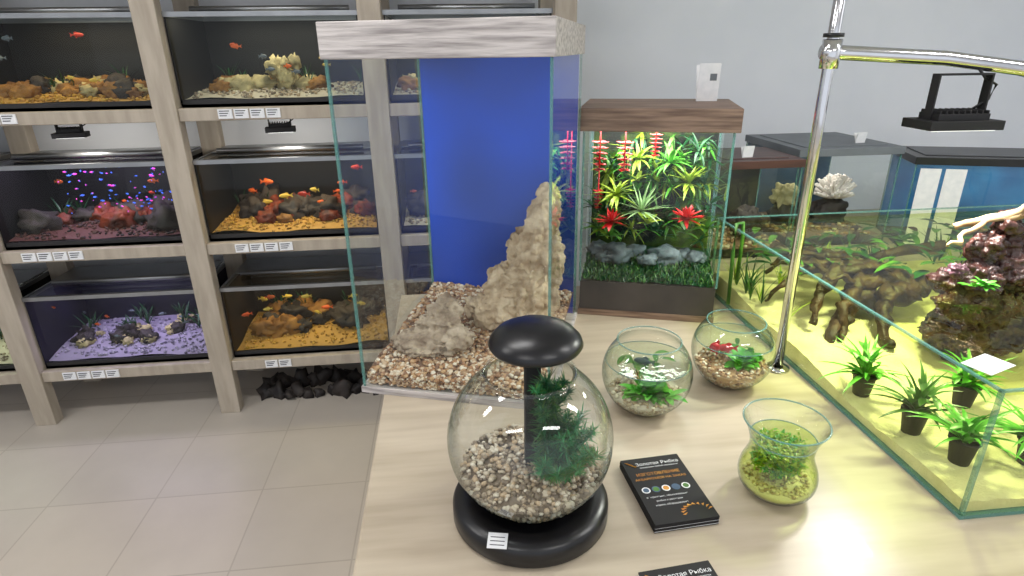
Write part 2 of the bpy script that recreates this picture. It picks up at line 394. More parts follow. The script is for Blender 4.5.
warm=(1,.78,.46)
rack_tank(1,2,YGR,warm,2.2,d_tl); rack_tank(2,2,PEBG,(1,.9,.7),2.2,d_tr)
rack_tank(1,1,DGR,(.7,.5,1),2.4,d_ml); rack_tank(2,1,YGR,(1,.64,.3),2.2,d_mr)
rack_tank(1,0,PGR,(.70,.60,1),3.2,d_bl,BACKB); rack_tank(2,0,YGR,(1,.78,.42),2.0,d_br,BACKG)
rack_tank(0,0,PEBG,(.9,1,.7),2,d_bl); rack_tank(0,1,PEBG,warm,2,d_mr); rack_tank(0,2,YGR,warm,2,d_tl)
rack_tank(3,2,PEBG,(1,.9,.8),2.5,d_tr); rack_tank(3,1,PEBG,(1,.9,.8),2.5,d_bl); rack_tank(3,0,YGR,(1,.8,.6),2,d_br)

def floodlight(name,loc,rot,w=.2,dd=.13,parent=None,br=.07,power=0):
    e=empty(name,loc,rot)
    if parent: e.parent=parent
    mb=MB(); k=w/.2
    mb.bb(-w/2,w/2,-dd/2,dd/2,-.012,.008,0)
    mb.bb(-w/2+.03*k,w/2-.03*k,-dd/2+.02*k,dd/2-.02*k,.008,.022,0)
    for i in range(9):
        x=-w/2+.035*k+i*(w-.07*k)/8; mb.bb(x-.002,x+.002,-dd/2+.022*k,dd/2-.022*k,.022,.029,0)
    mb.bb(-w/2+.01,w/2-.01,-dd/2+.01,dd/2-.01,-.014,-.012,1)
    mb.build('lamp_body',[BLACKM,LPE if power else GREY],e,bevel=.002)
    mb=MB()
    for sx in (-1,1): mb.bb(sx*(w*.36)-.002,sx*(w*.36)+.002,-.012,.012,-.005,br,0)
    mb.bb(-w*.36,w*.36,-.012,.012,br-.004,br,0); mb.build('bracket',[BLACKM],e)
    return e
for x,z in ((-1.53,1.303),(-.70,1.303)):
    e=floodlight('small_floodlight',(x,RY+.10,z),.2,.12,.06,br=.075,power=1)
    area('lamp_glow',(0,.02,-.02),.09,1.4,(1,.93,.82),rot=(.5,0,0),sizey=.05,parent=e)
    mb=MB(); mb.tube([(.03,.01,.02),(.06,.02,.04),(.07,.03,.065),(.05,.04,.08)],.0025,6,0); mb.build('power_cable',[BLACK],e)

mb=MB()
for i in range(24):
    k=R(.028,.05); mb.rock((-1.0+.66*((i%12)+R(.2,.8))/12,2.70+.12*(i//12)+R(-.02,.02),k*.55),(k*1.0,k*.9,k*R(.9,1.6)),2,0,.8,2.5,seed=i,flat=-k*.55,ridge=.3)
mb.build('dark_rock_pile',[DRK])

# ------------------------------------------------------------ table
TZ=.80
mb=MB(); tx0,tx1,ty0,ty1=-.195,2.5,.25,1.99
mb.bb(tx0,tx1,ty0,ty1,TZ-.04,TZ,0)
for x in (tx0+.15,1.15,tx1-.15):
    for y in (ty0+.15,ty1-.12): mb.bb(x-.035,x+.035,y-.035,y+.035,0,TZ-.04,0)
for y in (ty0+.15,ty1-.12): mb.bb(tx0+.15,tx1-.15,y-.012,y+.012,TZ-.13,TZ-.04,0)
for x in (tx0+.15,tx1-.15): mb.bb(x-.012,x+.012,ty0+.15,ty1-.12,TZ-.13,TZ-.04,0)
mb.build('display_table',[TABLE],bevel=.004)
mb=MB(); mb.bb(.95,3.2,2.0,2.85,TZ-.04,TZ); mb.bb(1.0,3.15,2.06,2.83,.08,TZ-.04); mb.bb(1.03,3.12,2.1,2.8,0,.08)
mb.build('back_counter',[RACKW],bevel=.004)
TZ+=.0005
# ------------------------------------------------------------ glass tank helper
def glass_walls(mb,w,d,z0,z1,g=0,e=1,t=.006,back=True):
    c=[(-w/2,-d/2),(w/2,-d/2),(w/2,d/2),(-w/2,d/2)]
    for i in range(4):
        if i==2 and not back: continue
        a,b=c[i],c[(i+1)%4]; mb.quad((*a,z0),(*b,z0),(*b,z1),(*a,z1),g)
    for x,y in c: mb.box((x-math.copysign(t/2,x),y-math.copysign(t/2,y),(z0+z1)/2),(t,t,z1-z0),e)
# tall aquarium
ta=empty('tall_aquarium',(.064,1.534,TZ),math.radians(-18)); w,d=.474,.545
mb=MB(); mb.bb(-w/2-.004,w/2+.004,-d/2-.004,d/2+.004,0,.016,2)
glass_walls(mb,w,d,.016,.79,0,1,.006)
mb.bb(-w/2+.008,w/2-.008,d/2-.006,d/2-.002,.016,.79,3)
mb.build('glass_box',[GLASS,EDGE,WWOOD,BLUE],ta)
mb=MB(); H0,H1=.785,.856; q=.006
mb.bb(-w/2-q,w/2+q,-d/2-q,-d/2+.004,H0,H1); mb.bb(-w/2-q,w/2+q,d/2-.004,d/2+q,H0,H1)
mb.bb(-w/2-q,-w/2+.004,-d/2+.004,d/2-.004,H0,H1); mb.bb(w/2-.004,w/2+q,-d/2+.004,d/2-.004,H0,H1)
mb.bb(-w/2+.004,w/2-.004,-d/2+.004,d/2-.004,H1-.015,H1-.005)
mb.build('wooden_hood',[WWOOD],ta,bevel=.002)
mb=MB()
zf=lambda x,y:.05+.012*noise.noise(Vector((x*8,y*8,2)))+.045*max(0,(y+d/2)/d)
gravel_bed(mb,-w/2+.008,w/2-.008,-d/2+.008,d/2-.01,zf,5200,.0068,0); 
for i in range(1100):
    q=R(.02,.05); k=random.random(); mb.stone((R(-w/2+.012,w/2-.012),-d/2+.013,q),.0065,0) if k<.5 else mb.stone((-w/2+.013,R(-d/2+.012,d/2-.02),q),.0065,0)
mb.build('gravel',[PEB],ta)
mb=MB()
for i,(x,y,z,a,b,c) in enumerate(((.09,.05,.12,.10,.10,.07),(.02,.02,.12,.055,.05,.045),(.15,.03,.14,.06,.08,.08),(.07,.06,.19,.065,.06,.06),(.13,.07,.22,.07,.07,.08),(.11,.09,.28,.05,.05,.06),(.155,.085,.31,.052,.055,.07),(.165,.095,.38,.04,.045,.06),(.175,.1,.435,.027,.03,.035),(.185,.07,.25,.035,.06,.09),(.14,.09,.36,.03,.04,.04),(-.02,.06,.11,.04,.05,.03))):
    mb.rock((x,y,z),(a,b,c),4,0,.35,2.2,seed=3+i,ridge=.25)
mb.build('tall_sandstone_rock',[STONE],ta,remesh=.004,disp=.034,dsc=.024)
mb=MB()
for i,(x,y,z,a,b,c) in enumerate(((-.11,-.15,.08,.09,.05,.022),(-.08,-.12,.10,.085,.05,.02),(-.09,-.09,.125,.06,.04,.018),(-.085,-.06,.14,.045,.045,.03),(-.03,-.13,.10,.04,.045,.03),(-.15,-.13,.09,.035,.04,.022),(-.075,-.05,.165,.03,.03,.02))):
    mb.rock((x,y,z),(a,b,c),4,0,.4,2,seed=20+i,ridge=.2)
mb.build('low_rock',[STONE2],ta,remesh=.0035,disp=.03,dsc=.022)

# small planted aquarium
sa=empty('planted_aquarium',(.636,1.832,TZ),math.radians(-18)); w,d=.42,.32
mb=MB(); 
glass_walls(mb,w,d,.115,.578,0,1,.006)
mb.bb(-w/2,w/2,-d/2,d/2,.0,.02,2)
mb.bb(-w/2+.004,w/2-.004,-d/2+.004,d/2-.004,.02,.115,3)
mb.bb(-w/2+.008,w/2-.008,d/2-.008,d/2-.003,.115,.578,4)
mb.build('glass_box',[GLASS,EDGE,BWOOD,BASEP,FOLI],sa)
mb=MB(); mb.bb(-w/2-.012,w/2+.012,-d/2-.012,d/2+.012,.578,.642); mb.build('wooden_hood',[BWOOD],sa,bevel=.002)
area('hood_lamp',(0,-.02,.57),.36,3.6,(1,1,.92),sizey=.2,parent=sa)
mb=MB()
gz=lambda x,y:.118+.03*(y+.155)/.155+.008*noise.noise(Vector((x*20,y*20,1)))
for i in range(1900):
    x=R(-.2,.2);y=R(-.155,.0); mb.blade((x,y,gz(x,y)),R(0,6.28),R(.6,1.5),R(.012,.026)*(1+.5*noise.noise(Vector((x*25,y*25,3)))),.0024,R(0,1.0),random.choice([0,2,2]),n=3)
nx=16; vs=[(-.2+.4*i/nx,-.15+.29*j/nx,gz(-.2+.4*i/nx,min(0,-.15+.29*j/nx))) for i in range(nx+1) for j in range(nx+1)]
mb.add(vs,[(i*(nx+1)+j,(i+1)*(nx+1)+j,(i+1)*(nx+1)+j+1,i*(nx+1)+j+1) for i in range(nx) for j in range(nx)],2,True)
for i in range(70):
    mb.rosette((R(-.19,.19),R(.02,.14),R(.2,.50)),random.choice([6,9]),R(.05,.09),R(.004,.01),random.choice([0,2,2,3,1]),(-.2,1.3),(.2,1.2))
for i in range(40):
    mb.rosette((R(-.18,.18),R(.06,.13),R(.36,.55)),8,R(.06,.10),.006,random.choice([2,3,2,0,1]),(-1.4,.2),(0,.8))
for i in range(18):
    mb.rosette((R(-.17,.17),R(-.02,.05),R(.23,.30)),9,R(.03,.06),.008,random.choice([0,3,2]),(.0,1.2),(.2,.9),'oval')
for c,n_,mm in (((-.11,-.02,.36),26,3),((.11,-.0,.40),26,3),((.05,.02,.46),20,1),((-.13,-.03,.25),18,0),((-.05,.02,.47),22,3)):
    mb.rosette(c,n_,.078,.008,mm,(-.3,1.4),(.3,1.2))
mb.rosette((-.03,-.05,.32),36,.105,.0045,4,(-.2,1.5),(-.1,.5))
for x,z in ((-.12,.29),(.105,.31)): 
    for el,Ls in (((-.2,.3),.056),((.3,.8),.054),((.8,1.5),.048)):
        mb.rosette((x,-.09,z),11,Ls,.009,5,el,(-.3,.4))
    mb.rosette((x,-.08,z-.05),9,.06,.008,0,(.2,1.3),(.2,.8))
for x,y,z,K in ((-.165,-.07,.49,1.2),(-.09,-.07,.49,1.2),(-.0,-.03,.52,.9),(-.17,0,.34,.8)):
    mb.tube([(x,y,.576),(x,y,z+.035*K),(x,y,z-.035*K)],.0022,6,5)
    for k in range(6):
        for sg in (0,math.pi,1.57,-1.57):
            mb.blade((x,y,z+.035*K-.013*K*k),-.3+sg,-.2-.07*k,(.025-.0014*k)*K,.010*K,-.9,5,n=4,prof='oval')
mb.build('artificial_plants',[GM,GL,GD,GY,GP,RED],sa)
mb=MB()
for i,(x,y,k) in enumerate(((-.16,.02,.03),(-.10,-.03,.038),(-.04,.02,.026),(.05,-.02,.036),(.12,.02,.022),(-.14,-.05,.02),(.0,-.06,.022),(.155,-.01,.024))):
    mb.rock((x,y,.152+k*.5),(k*1.3,k,k*.85),3,0,.6,2,seed=30+i)
mb.build('stones',[BSLATE],sa)
mb=MB(); mb.box((0,0,.055),(.062,.002,.11),0,Matrix.Rotation(.12,3,'X')); mb.box((0,.03,.052),(.062,.002,.11),0,Matrix.Rotation(-.35,3,'X'))
mb.box((.012,-.0025,.07),(.02,.001,.02),1,Matrix.Rotation(.12,3,'X'))
mb.build('price_card',[PAPER,GREY],None,(.79,1.84,TZ+.643),math.radians(-12))

# ------------------------------------------------------------ big open aquarium
bx0,bx1,by0,by1=.88,2.15,.762,1.87
w,d=bx1-bx0,by1-by0
ba=empty('open_top_aquarium',((bx0+bx1)/2,(by0+by1)/2,TZ)); hh=.268
mb=MB(); glass_walls(mb,w,d,.008,hh,0,1,.007)
mb.bb(-w/2,w/2,-d/2,d/2,0,.008,1)
for y in (-d/2,d/2-.006): mb.bb(-w/2,w/2,y,y+.006,hh-.004,hh,1)
for x in (-w/2,w/2-.006): mb.bb(x,x+.006,-d/2+.006,d/2-.006,hh-.004,hh,1)
mb.build('glass_box',[PONDSIDE,EDGE],ba)
mb=MB(); mb.quad((-w/2+.008,-d/2+.008,hh-.015),(w/2-.008,-d/2+.008,hh-.015),(w/2-.008,d/2-.008,hh-.015),(-w/2+.008,d/2-.008,hh-.015)); mb.build('water',[POND],ba)
mb=MB()
zs=lambda x,y:.03+.015*noise.noise(Vector((x*4,y*4,7)))+.06*max(0,(y/d+.3))
n=60; vs=[];fs=[]
for i in range(n+1):
    for j in range(n+1):
        x=-w/2+.009+(w-.018)*i/n; y=-d/2+.009+(d-.018)*j/n; vs.append((x,y,zs(x,y)+.004*noise.noise(Vector((x*40,y*40,0)))))
for i in range(n):
    for j in range(n): a=i*(n+1)+j; fs.append((a,a+n+1,a+n+2,a+1))
mb.add(vs,fs,0,True)
for i in range(n):   # skirt
    a=i; vs2=[vs[i],vs[i+1],(vs[i+1][0],vs[i+1][1],.009),(vs[i][0],vs[i][1],.009)]; mb.add(vs2,[(0,1,2,3)],0)
    p0=vs[i*(n+1)];p1=vs[(i+1)*(n+1)]; mb.add([p0,p1,(p1[0],p1[1],.009),(p0[0],p0[1],.009)],[(0,1,2,3)],0)
mb.build('sand_bed',[SAND],ba)
L=lambda x,y,z:(x-(bx0+bx1)/2,y-(by0+by1)/2,z-TZ)
mb=MB()
for (x,y,k) in ((.935,1.13,1),(.95,.985,1),(.965,.875,1.0),(1.10,.86,1),(1.12,1.05,.9)):
    c=L(x,y,TZ+zs(x-(bx0+bx1)/2,y-(by0+by1)/2))
    mb.lathe([(.0,0),(.018,0),(.025,.05),(.028,.05),(.028,.055),(.022,.055),(.02,.047),(0,.047)],c,20,0)
    mm=random.choice([1,1,2])
    mb.rosette((c[0],c[1],c[2]+.047),26,.12*k,.0065,mm,(.3,1.5),(.6,1.5),j=.006)
    for q in range(14): mb.blade((c[0]+R(-.02,.02),c[1]+R(-.02,.02),c[2]+R(.05,.1)),R(0,6.28),R(0,.8),R(.03,.05),.008,.6,mm,n=4,prof='oval')
mb.build('potted_plants',[BLACKM,GM,GL],ba)
mb=MB()
for i in range(20):
    x=R(.95,1.9);y=R(1.7,1.85); mb.rosette(L(x,y,TZ+.08),6,R(.08,.15),.005,random.choice([0,1,2]),(.9,1.5),(.1,1.0))
for i in range(12):
    x=R(.90,.94);y=R(1.45,1.84); mb.rosette(L(x,y,TZ+.07),5,R(.08,.15),.003,random.choice([0,1,2]),(1.0,1.5),(.1,1.0))
for i in range(260): # drooping broad leaves just under the surface
    x=R(.92,2.0);y=R(1.45,1.84)
    mb.blade(L(x,y,TZ+R(.19,.235)),R(0,6.28),R(-.2,.3),R(.04,.09),R(.006,.014),.4,random.choice([0,2,2,0,3]),prof='oval')
mb.build('background_plants',[GM,GY,GD,WOODR],ba)
def root(pts,r0,r1,m=0,nz=.5,wob=.01):
    P=[Vector(L(*p)) for p in pts]; out=[]
    n=len(P)
    for i in range(n-1):
        p0=P[max(0,i-1)];p1=P[i];p2=P[i+1];p3=P[min(n-1,i+2)]
        for k in range(8):
            t=k/8; out.append(.5*((2*p1)+(p2-p0)*t+(2*p0-5*p1+4*p2-p3)*t*t+(3*p1-p0-3*p2+p3)*t**3))
    out.append(P[-1]); k=len(out)
    out=[o+Vector((noise.noise(o*30),noise.noise(o*30+Vector((9,0,0))),noise.noise(o*30+Vector((0,9,0)))))*wob for o in out]
    mb.tube(out,[(r0+(r1-r0)*i/(k-1))*(1+.35*noise.noise(out[i]*45)) for i in range(k)],14,m,nz=nz)
mb=MB()
for a in (
 (((.97,1.42,.87),(1.0,1.45,.94),(1.07,1.5,.985),(1.18,1.5,.99),(1.32,1.46,.95)),.007,.032),
 (((.92,1.56,.9),(.99,1.56,.97),(1.08,1.55,1.0),(1.2,1.52,.98)),.005,.026),
 (((1.03,1.36,.86),(1.07,1.42,.93),(1.13,1.47,.975),(1.25,1.48,.97)),.008,.030),
 (((.97,1.66,.98),(1.06,1.62,1.01),(1.18,1.56,1.0),(1.3,1.5,.97)),.004,.020),
 (((1.12,1.30,.85),(1.15,1.37,.90),(1.19,1.42,.95),(1.28,1.44,.95)),.010,.036),
 (((1.0,1.74,.93),(1.15,1.68,.98),(1.3,1.62,1.0),(1.5,1.62,1.02)),.006,.016),
 (((1.0,1.36,.86),(1.06,1.42,.89),(1.12,1.46,.92),(1.2,1.48,.93)),.012,.040),
 (((1.07,1.5,.985),(1.03,1.55,1.01),(.97,1.58,1.02)),.012,.003),
 (((1.13,1.47,.975),(1.06,1.44,1.0),(1.0,1.44,1.01)),.012,.003),
 (((1.18,1.5,.99),(1.14,1.6,1.01),(1.08,1.7,1.02)),.012,.003)): root(*a,nz=.7,wob=.018)
mb.build('bog_wood_root',[WOODR],ba)
mb=MB()
for i,(x,y,z,k) in enumerate(((1.26,1.25,.92,.085),(1.36,1.27,.92,.09),(1.23,1.23,1.0,.06),(1.31,1.23,1.0,.07),(1.38,1.27,1.03,.06),(1.25,1.23,1.07,.055),(1.34,1.24,1.09,.06),(1.27,1.25,1.14,.045),(1.35,1.26,1.16,.045),(1.31,1.25,1.2,.035),(1.41,1.2,.95,.06),(1.21,1.28,1.05,.035),(1.4,1.24,1.12,.04))):
    mb.rock(L(x,y,z),(k,k*.9,k*.85),4,0,.3,2.2,seed=50+i,ridge=.3)
mb.build('lava_rock_island',[LAVA],ba,remesh=.0045,disp=.036,dsc=.022)
mb=MB()
mb.rock(L(1.175,1.21,1.1),(.022,.02,.018),4,0,.5,3,seed=71,ridge=.4)
for i in range(22): mb.blade(L(1.2+R(-.02,.02),1.17,1.075),R(0,6.28),R(.1,1),.03,.006,.5,1,prof='oval')
mb.build('moss_and_pink_stone',[LAVA2,GL],ba)
mb=MB()
root([(1.22,1.3,1.18),(1.28,1.25,1.22),(1.31,1.22,1.25),(1.33,1.22,1.29)],.010,.004)
root([(1.13,1.2,1.17),(1.2,1.24,1.18),(1.27,1.25,1.215),(1.32,1.22,1.23),(1.38,1.2,1.22)],.004,.010)
root([(1.3,1.23,1.23),(1.35,1.22,1.25),(1.4,1.2,1.28)],.008,.004)
mb.build('driftwood_branch',[ANT],ba)
mb=MB(); mb.box((0,0,0),(.075,.05,.001)); mb.build('white_reflection_plate',[PAPER],None,(.93,.845,TZ+hh+.001),.35)  # bright reflection at the tank rim, modelled as a thin white plate
mb=MB(); mb.tube([L(.9,1.72,.90),L(.9,1.72,1.05),L(.895,1.72,1.09),L(.87,1.71,1.09),L(.865,1.70,1.0),L(.865,1.69,.83)],.006,8,0); mb.build('drain_hose',[GM],ba)

# ------------------------------------------------------------ lamp stand
ls=empty('chrome_lamp_stand',(.838,1.324,TZ))
mb=MB(); mb.tube([(0,0,0),(0,0,1.45)],.0125,20,0); mb.lathe([(0,.0),(.03,0),(.03,.006),(.014,.008)],(0,0,0),24,0)
mb.tube([(-.02,0,.785),(.03,0,.782),(.25,-.027,.768),(.42,-.045,.745),(.62,-.06,.70),(.9,-.08,.62)],.0155,16,0)
mb.lathe([(.013,-.03),(.02,-.03),(.02,.03),(.013,.03)],(0,0,.78),20,0)
mb.lathe([(.0125,-.004),(.021,-.004),(.021,.004),(.0125,.004)],(0,0,.818),20,1)
mb.build('pole_and_arm',[CHROME,BLACK],ls)
fl=floodlight('hanging_floodlight',(1.132,1.285,1.432),math.radians(-4),.165,.10,br=.105,power=1)
area('floodlight_beam',(0,0,-.02),.13,10,(.98,1,.9),sizey=.08,parent=fl)
mb=MB(); mb.tube([(.04,.0,.03),(.07,.0,.05),(.08,0,.08),(.05,0,.095),(.03,0,.115)],.003,8,0); mb.build('power_cable',[BLACK],fl)

# ------------------------------------------------------------ globe aquarium
gx,gy=.116,.882
ga=empty('globe_aquarium',(gx,gy,TZ))
Rg=.146; cz=.164
mb=MB(); mb.lathe([(0,0),(.138,0),(.143,.006),(.143,.03),(.137,.042),(.11,.046),(.09,.03),(0,.026)],(0,0,0),72,0)
mb.build('round_base',[BLACK],ga)
mb=MB(); prof=[]
for i in range(33):
    a=-math.pi/2+.35+(math.pi-.35-.52)*i/32; prof.append((Rg*math.cos(a),Rg*math.sin(a)))
prof.append((prof[-1][0]+.006,prof[-1][1]+.004))
mb.lathe(prof,(0,0,cz),72,0); mb.ring((0,0,cz+prof[-1][1]),prof[-1][0],.0018,0); mb.build('glass_globe',[BOWL],ga)
def cap_gravel(mb,c,Rr,zl,n1,n2,r,m,zmin=-9):
    rm=math.sqrt(max(0,Rr*Rr-zl*zl))
    pr=[(0.001,zl-r*.4),(rm*.98,zl-r*.4)]
    for i in range(1,9):
        z=max(zmin,zl+(-Rr*.96-zl)*i/8); pr.append((math.sqrt(max(1e-6,Rr*Rr-z*z))*.97,z))
    mb.lathe(pr,c,40,m)
    for i in range(n1):
        q=rm*.97*math.sqrt(random.random());a=R(0,6.28); mb.stone((c[0]+q*math.cos(a),c[1]+q*math.sin(a),c[2]+zl+R(-.3,.5)*r),r*R(.7,1.3),m)
    for i in range(n2):
        z=R(max(-Rr*.95,zmin+r),zl); q=math.sqrt(max(0,Rr*Rr-z*z))-r*.5;a=R(0,6.28); mb.stone((c[0]+q*math.cos(a),c[1]+q*math.sin(a),c[2]+z),r*R(.7,1.1),m)
mb=MB(); cap_gravel(mb,(0,0,cz),Rg-.004,-.062,900,1000,.0055,0); mb.build('pebbles',[PEBG],ga)
cx_=.010
mb=MB(); mb.lathe([(0,.037),(.02,.036),(.045,.032),(.065,.022),(.076,.010),(.079,.001),(.076,-.004),(.05,-.006),(0,-.006)],(cx_,0,.346),64,0)
mb.build('lamp_cap',[BLACK],ga)
mb=MB(); mb.bb(cx_-.018,cx_+.010,.0,.022,.08,.342,0); mb.bb(cx_-.026,cx_+.026,-.018,.03,.312,.342,0); mb.build('filter_column',[BLACKM],ga,bevel=.003)
mb=MB()
def needle_stem(pts,n,L0,m):
    P=[Vector(p) for p in pts]
    mb.tube(P,.002,6,m)
    for i in range(n):
        t=random.random()*(len(P)-1); k=int(t); p=P[k].lerp(P[min(k+1,len(P)-1)],t-k)
        mb.blade(p,R(0,6.28),R(-.2,1.2),L0*R(.4,1.25),.0013,R(-.3,.8),m if random.random()<.7 else 1,n=3)
needle_stem([(.02,-.03,.1),(.022,-.035,.2),(.024,-.03,.29)],1100,.030,2)
needle_stem([(.036,-.03,.1),(.040,-.035,.18),(.036,-.025,.27)],900,.032,2)
# side sprigs along the column and at its foot
for i in range(16):
    z0=R(.12,.27); az=R(-2.4,.4); l=R(.02,.04)
    p0=Vector((.028,-.035,z0)); p1=p0+Vector((math.cos(az)*l,math.sin(az)*l,.02)); needle_stem([p0,p1,p1+Vector((math.cos(az)*l*.3,math.sin(az)*l*.3,.015))],110,.018,random.choice([0,2]))
for az,l,h in ((-.1,.075,.09),(.35,.07,.07),(-.6,.075,.07),(-1.0,.07,.05),(-1.5,.06,.045),(-2.0,.045,.05),(0,.055,.12),(-.4,.05,.12),(-.3,.085,.05)):
    p0=Vector((.028,-.04,.11)); p1=p0+Vector((math.cos(az)*l*.55,math.sin(az)*l*.55,h*.45)); p2=p0+Vector((math.cos(az)*l,math.sin(az)*l,h)); needle_stem([p0,p1,p2],300,.021,0)
mb.build('artificial_conifer',[GC,GM,GC2],ga)
mb=MB(); MM=Matrix.Rotation(-.2,3,'Z')@Matrix.Rotation(.25,3,'X')
mb.box((-.07,-.116,.0455),(.033,.028,.001),0,MM)
for k in range(3): 
    mb.box(Vector((-.07,-.116,.0455))+MM@Vector((0,-.008+k*.007,.0008)),(.024,.0012,.0006),1,MM)
mb.build('white_reflection_plate',[PAPER,INK],ga)

# ------------------------------------------------------------ small bowls
def bowl(x,y,Rr,deco,peb,lvl=-.05,wl=.03,top=.75):
    e=empty('fish_bowl',(x,y,TZ)); mb=MB(); cz=Rr*.93; prof=[(0,-cz+.001),(Rr*.34,-cz+.001)]
    for i in range(31):
        a=-math.pi/2+.38+(math.asin(top)+math.pi/2-.38)*i/30; prof.append((Rr*math.cos(a),Rr*math.sin(a)))
    r,z=prof[-1]; prof+=[(r+.003,z+.003)]
    mb.lathe(prof,(0,0,cz),56,0); mb.ring((0,0,cz+z+.004),r+.003,.0016,1); mb.build('glass',[BOWL,EDGE],e)
    Ri=Rr-.002; rw=math.sqrt(Ri*Ri-wl*wl)
    mb=MB(); mb.lathe([(0.0005,wl),(rw,wl)],(0,0,cz),48,0)
    pr=[]
    for i in range(20):
        z=wl+(-Ri*.9-wl)*i/19; pr.append((math.sqrt(Ri*Ri-z*z),z))
    mb.lathe(pr,(0,0,cz),48,1); mb.ring((0,0,cz+wl),rw-.001,.0012,2); mb.build('water',[WATER,WBODY,EDGE],e)
    mb=MB(); cap_gravel(mb,(0,0,cz),Rr-.004,lvl,300,300,.005,0,zmin=-cz+.004); mb.build('pebbles',[peb],e)
    mb=MB(); ms=deco(mb,cz); mb.build('plants_and_fish',ms,e); return e
def dA(mb,cz):
    for i in range(7): mb.rosette((R(-.03,.04),R(-.05,.0),.05),10,.055,.010,0,(.0,1.1),(.2,.9),'oval')
    for i in range(6): mb.tube([(0,0,.04),(R(-.05,.05),R(-.04,.04),.12)],[.002,.001],6,1)
    for i in range(20): mb.blade((R(-.04,.04),R(-.02,.06),R(.08,.115)),R(0,6.28),R(-.2,.4),.04,.007,.4,1,prof='oval')
    mb.fish((.0,.02,.112),2.6,.05,2,2); return [GL,GM,GREYF]
def dB(mb,cz):
    for i in range(7): mb.rosette((R(.01,.04),R(-.045,.0),.06),9,.045,.011,0,(.0,1.1),(.2,.9),'oval')
    for i in range(10): mb.blade((R(-.04,.04),R(-.0,.05),R(.07,.11)),R(0,6.28),R(-.2,.4),.04,.006,.4,1,prof='oval')
    mb.fish((-.03,-.03,.115),2.9,.05,2,2,.42)
    mb.fish((-.055,-.025,.115),2.9,.034,2,2,.9); return [GL,GM,RED]
SHELL=island('light_pebbles',[lin(210,196,170),lin(186,166,134),lin(226,214,192),lin(166,142,112)],.5)
bowl(.432,1.19,.104,dA,SHELL)
bowl(.68,1.275,.10,dB,PEB,lvl=-.035)
# vase with flared rim
e=empty('glass_vase',(.59,.876,TZ)); mb=MB()
pr=[(0,.001),(.03,.001),(.05,.006),(.066,.022),(.071,.042),(.068,.062),(.061,.080),(.057,.097),(.058,.114),(.062,.130),(.068,.145),(.074,.158)]
def sm(pr,n=4):
    out=[]
    for i in range(len(pr)-1):
        p0=Vector(pr[max(0,i-1)]);p1=Vector(pr[i]);p2=Vector(pr[i+1]);p3=Vector(pr[min(len(pr)-1,i+2)])
        for k in range(n):
            t=k/n; v=.5*((2*p1)+(p2-p0)*t+(2*p0-5*p1+4*p2-p3)*t*t+(3*p1-p0-3*p2+p3)*t**3); out.append((max(0,v.x),max(.001,v.y)))
    out.append(pr[-1]); return out
mb.lathe(sm(pr),(0,0,0),56,0); mb.ring((0,0,.159),.0745,.0016,1); mb.build('glass',[BOWL,EDGE],e)
mb=MB(); mb.lathe([(0.0005,.122),(.058,.122)],(0,0,0),48,0); mb.ring((0,0,.122),.058,.0012,2)
mb.lathe([(.058,.122),(.056,.11),(.055,.097),(.059,.08),(.066,.062),(.069,.043),(.064,.024),(.05,.01)],(0,0,0),48,1)
mb.build('water',[WATER,VBODY,EDGE],e)
mb=MB(); mb.lathe([(.001,.032),(.064,.032),(.062,.024),(.048,.008),(.03,.003),(0,.003)],(0,0,0),40,0)
for i in range(240): q=.060*math.sqrt(random.random());a=R(0,6.28); mb.stone((q*math.cos(a),q*math.sin(a),.034),.0045*R(.6,1.2),0)
mb.build('sand',[SHELL],e)
mb=MB()
for i in range(2200): 
    a=R(0,6.28);q=.047*math.sqrt(random.random()); mb.blade((q*math.cos(a)-.003,q*math.sin(a),R(.062,.112)+.008*noise.noise(Vector((a*2,q*60,1)))),R(0,6.28),R(-.4,1.0),R(.006,.012),.0022,.5,random.choice([0,0,0,1]),n=3,prof='oval')
for i in range(14): 
    a=R(0,6.28); mb.tube([(R(-.01,.01),R(-.01,.01),.035),(.035*math.cos(a),.035*math.sin(a),.08)],.0012,5,1)
mb.build('moss_plants',[GY,GL],e)

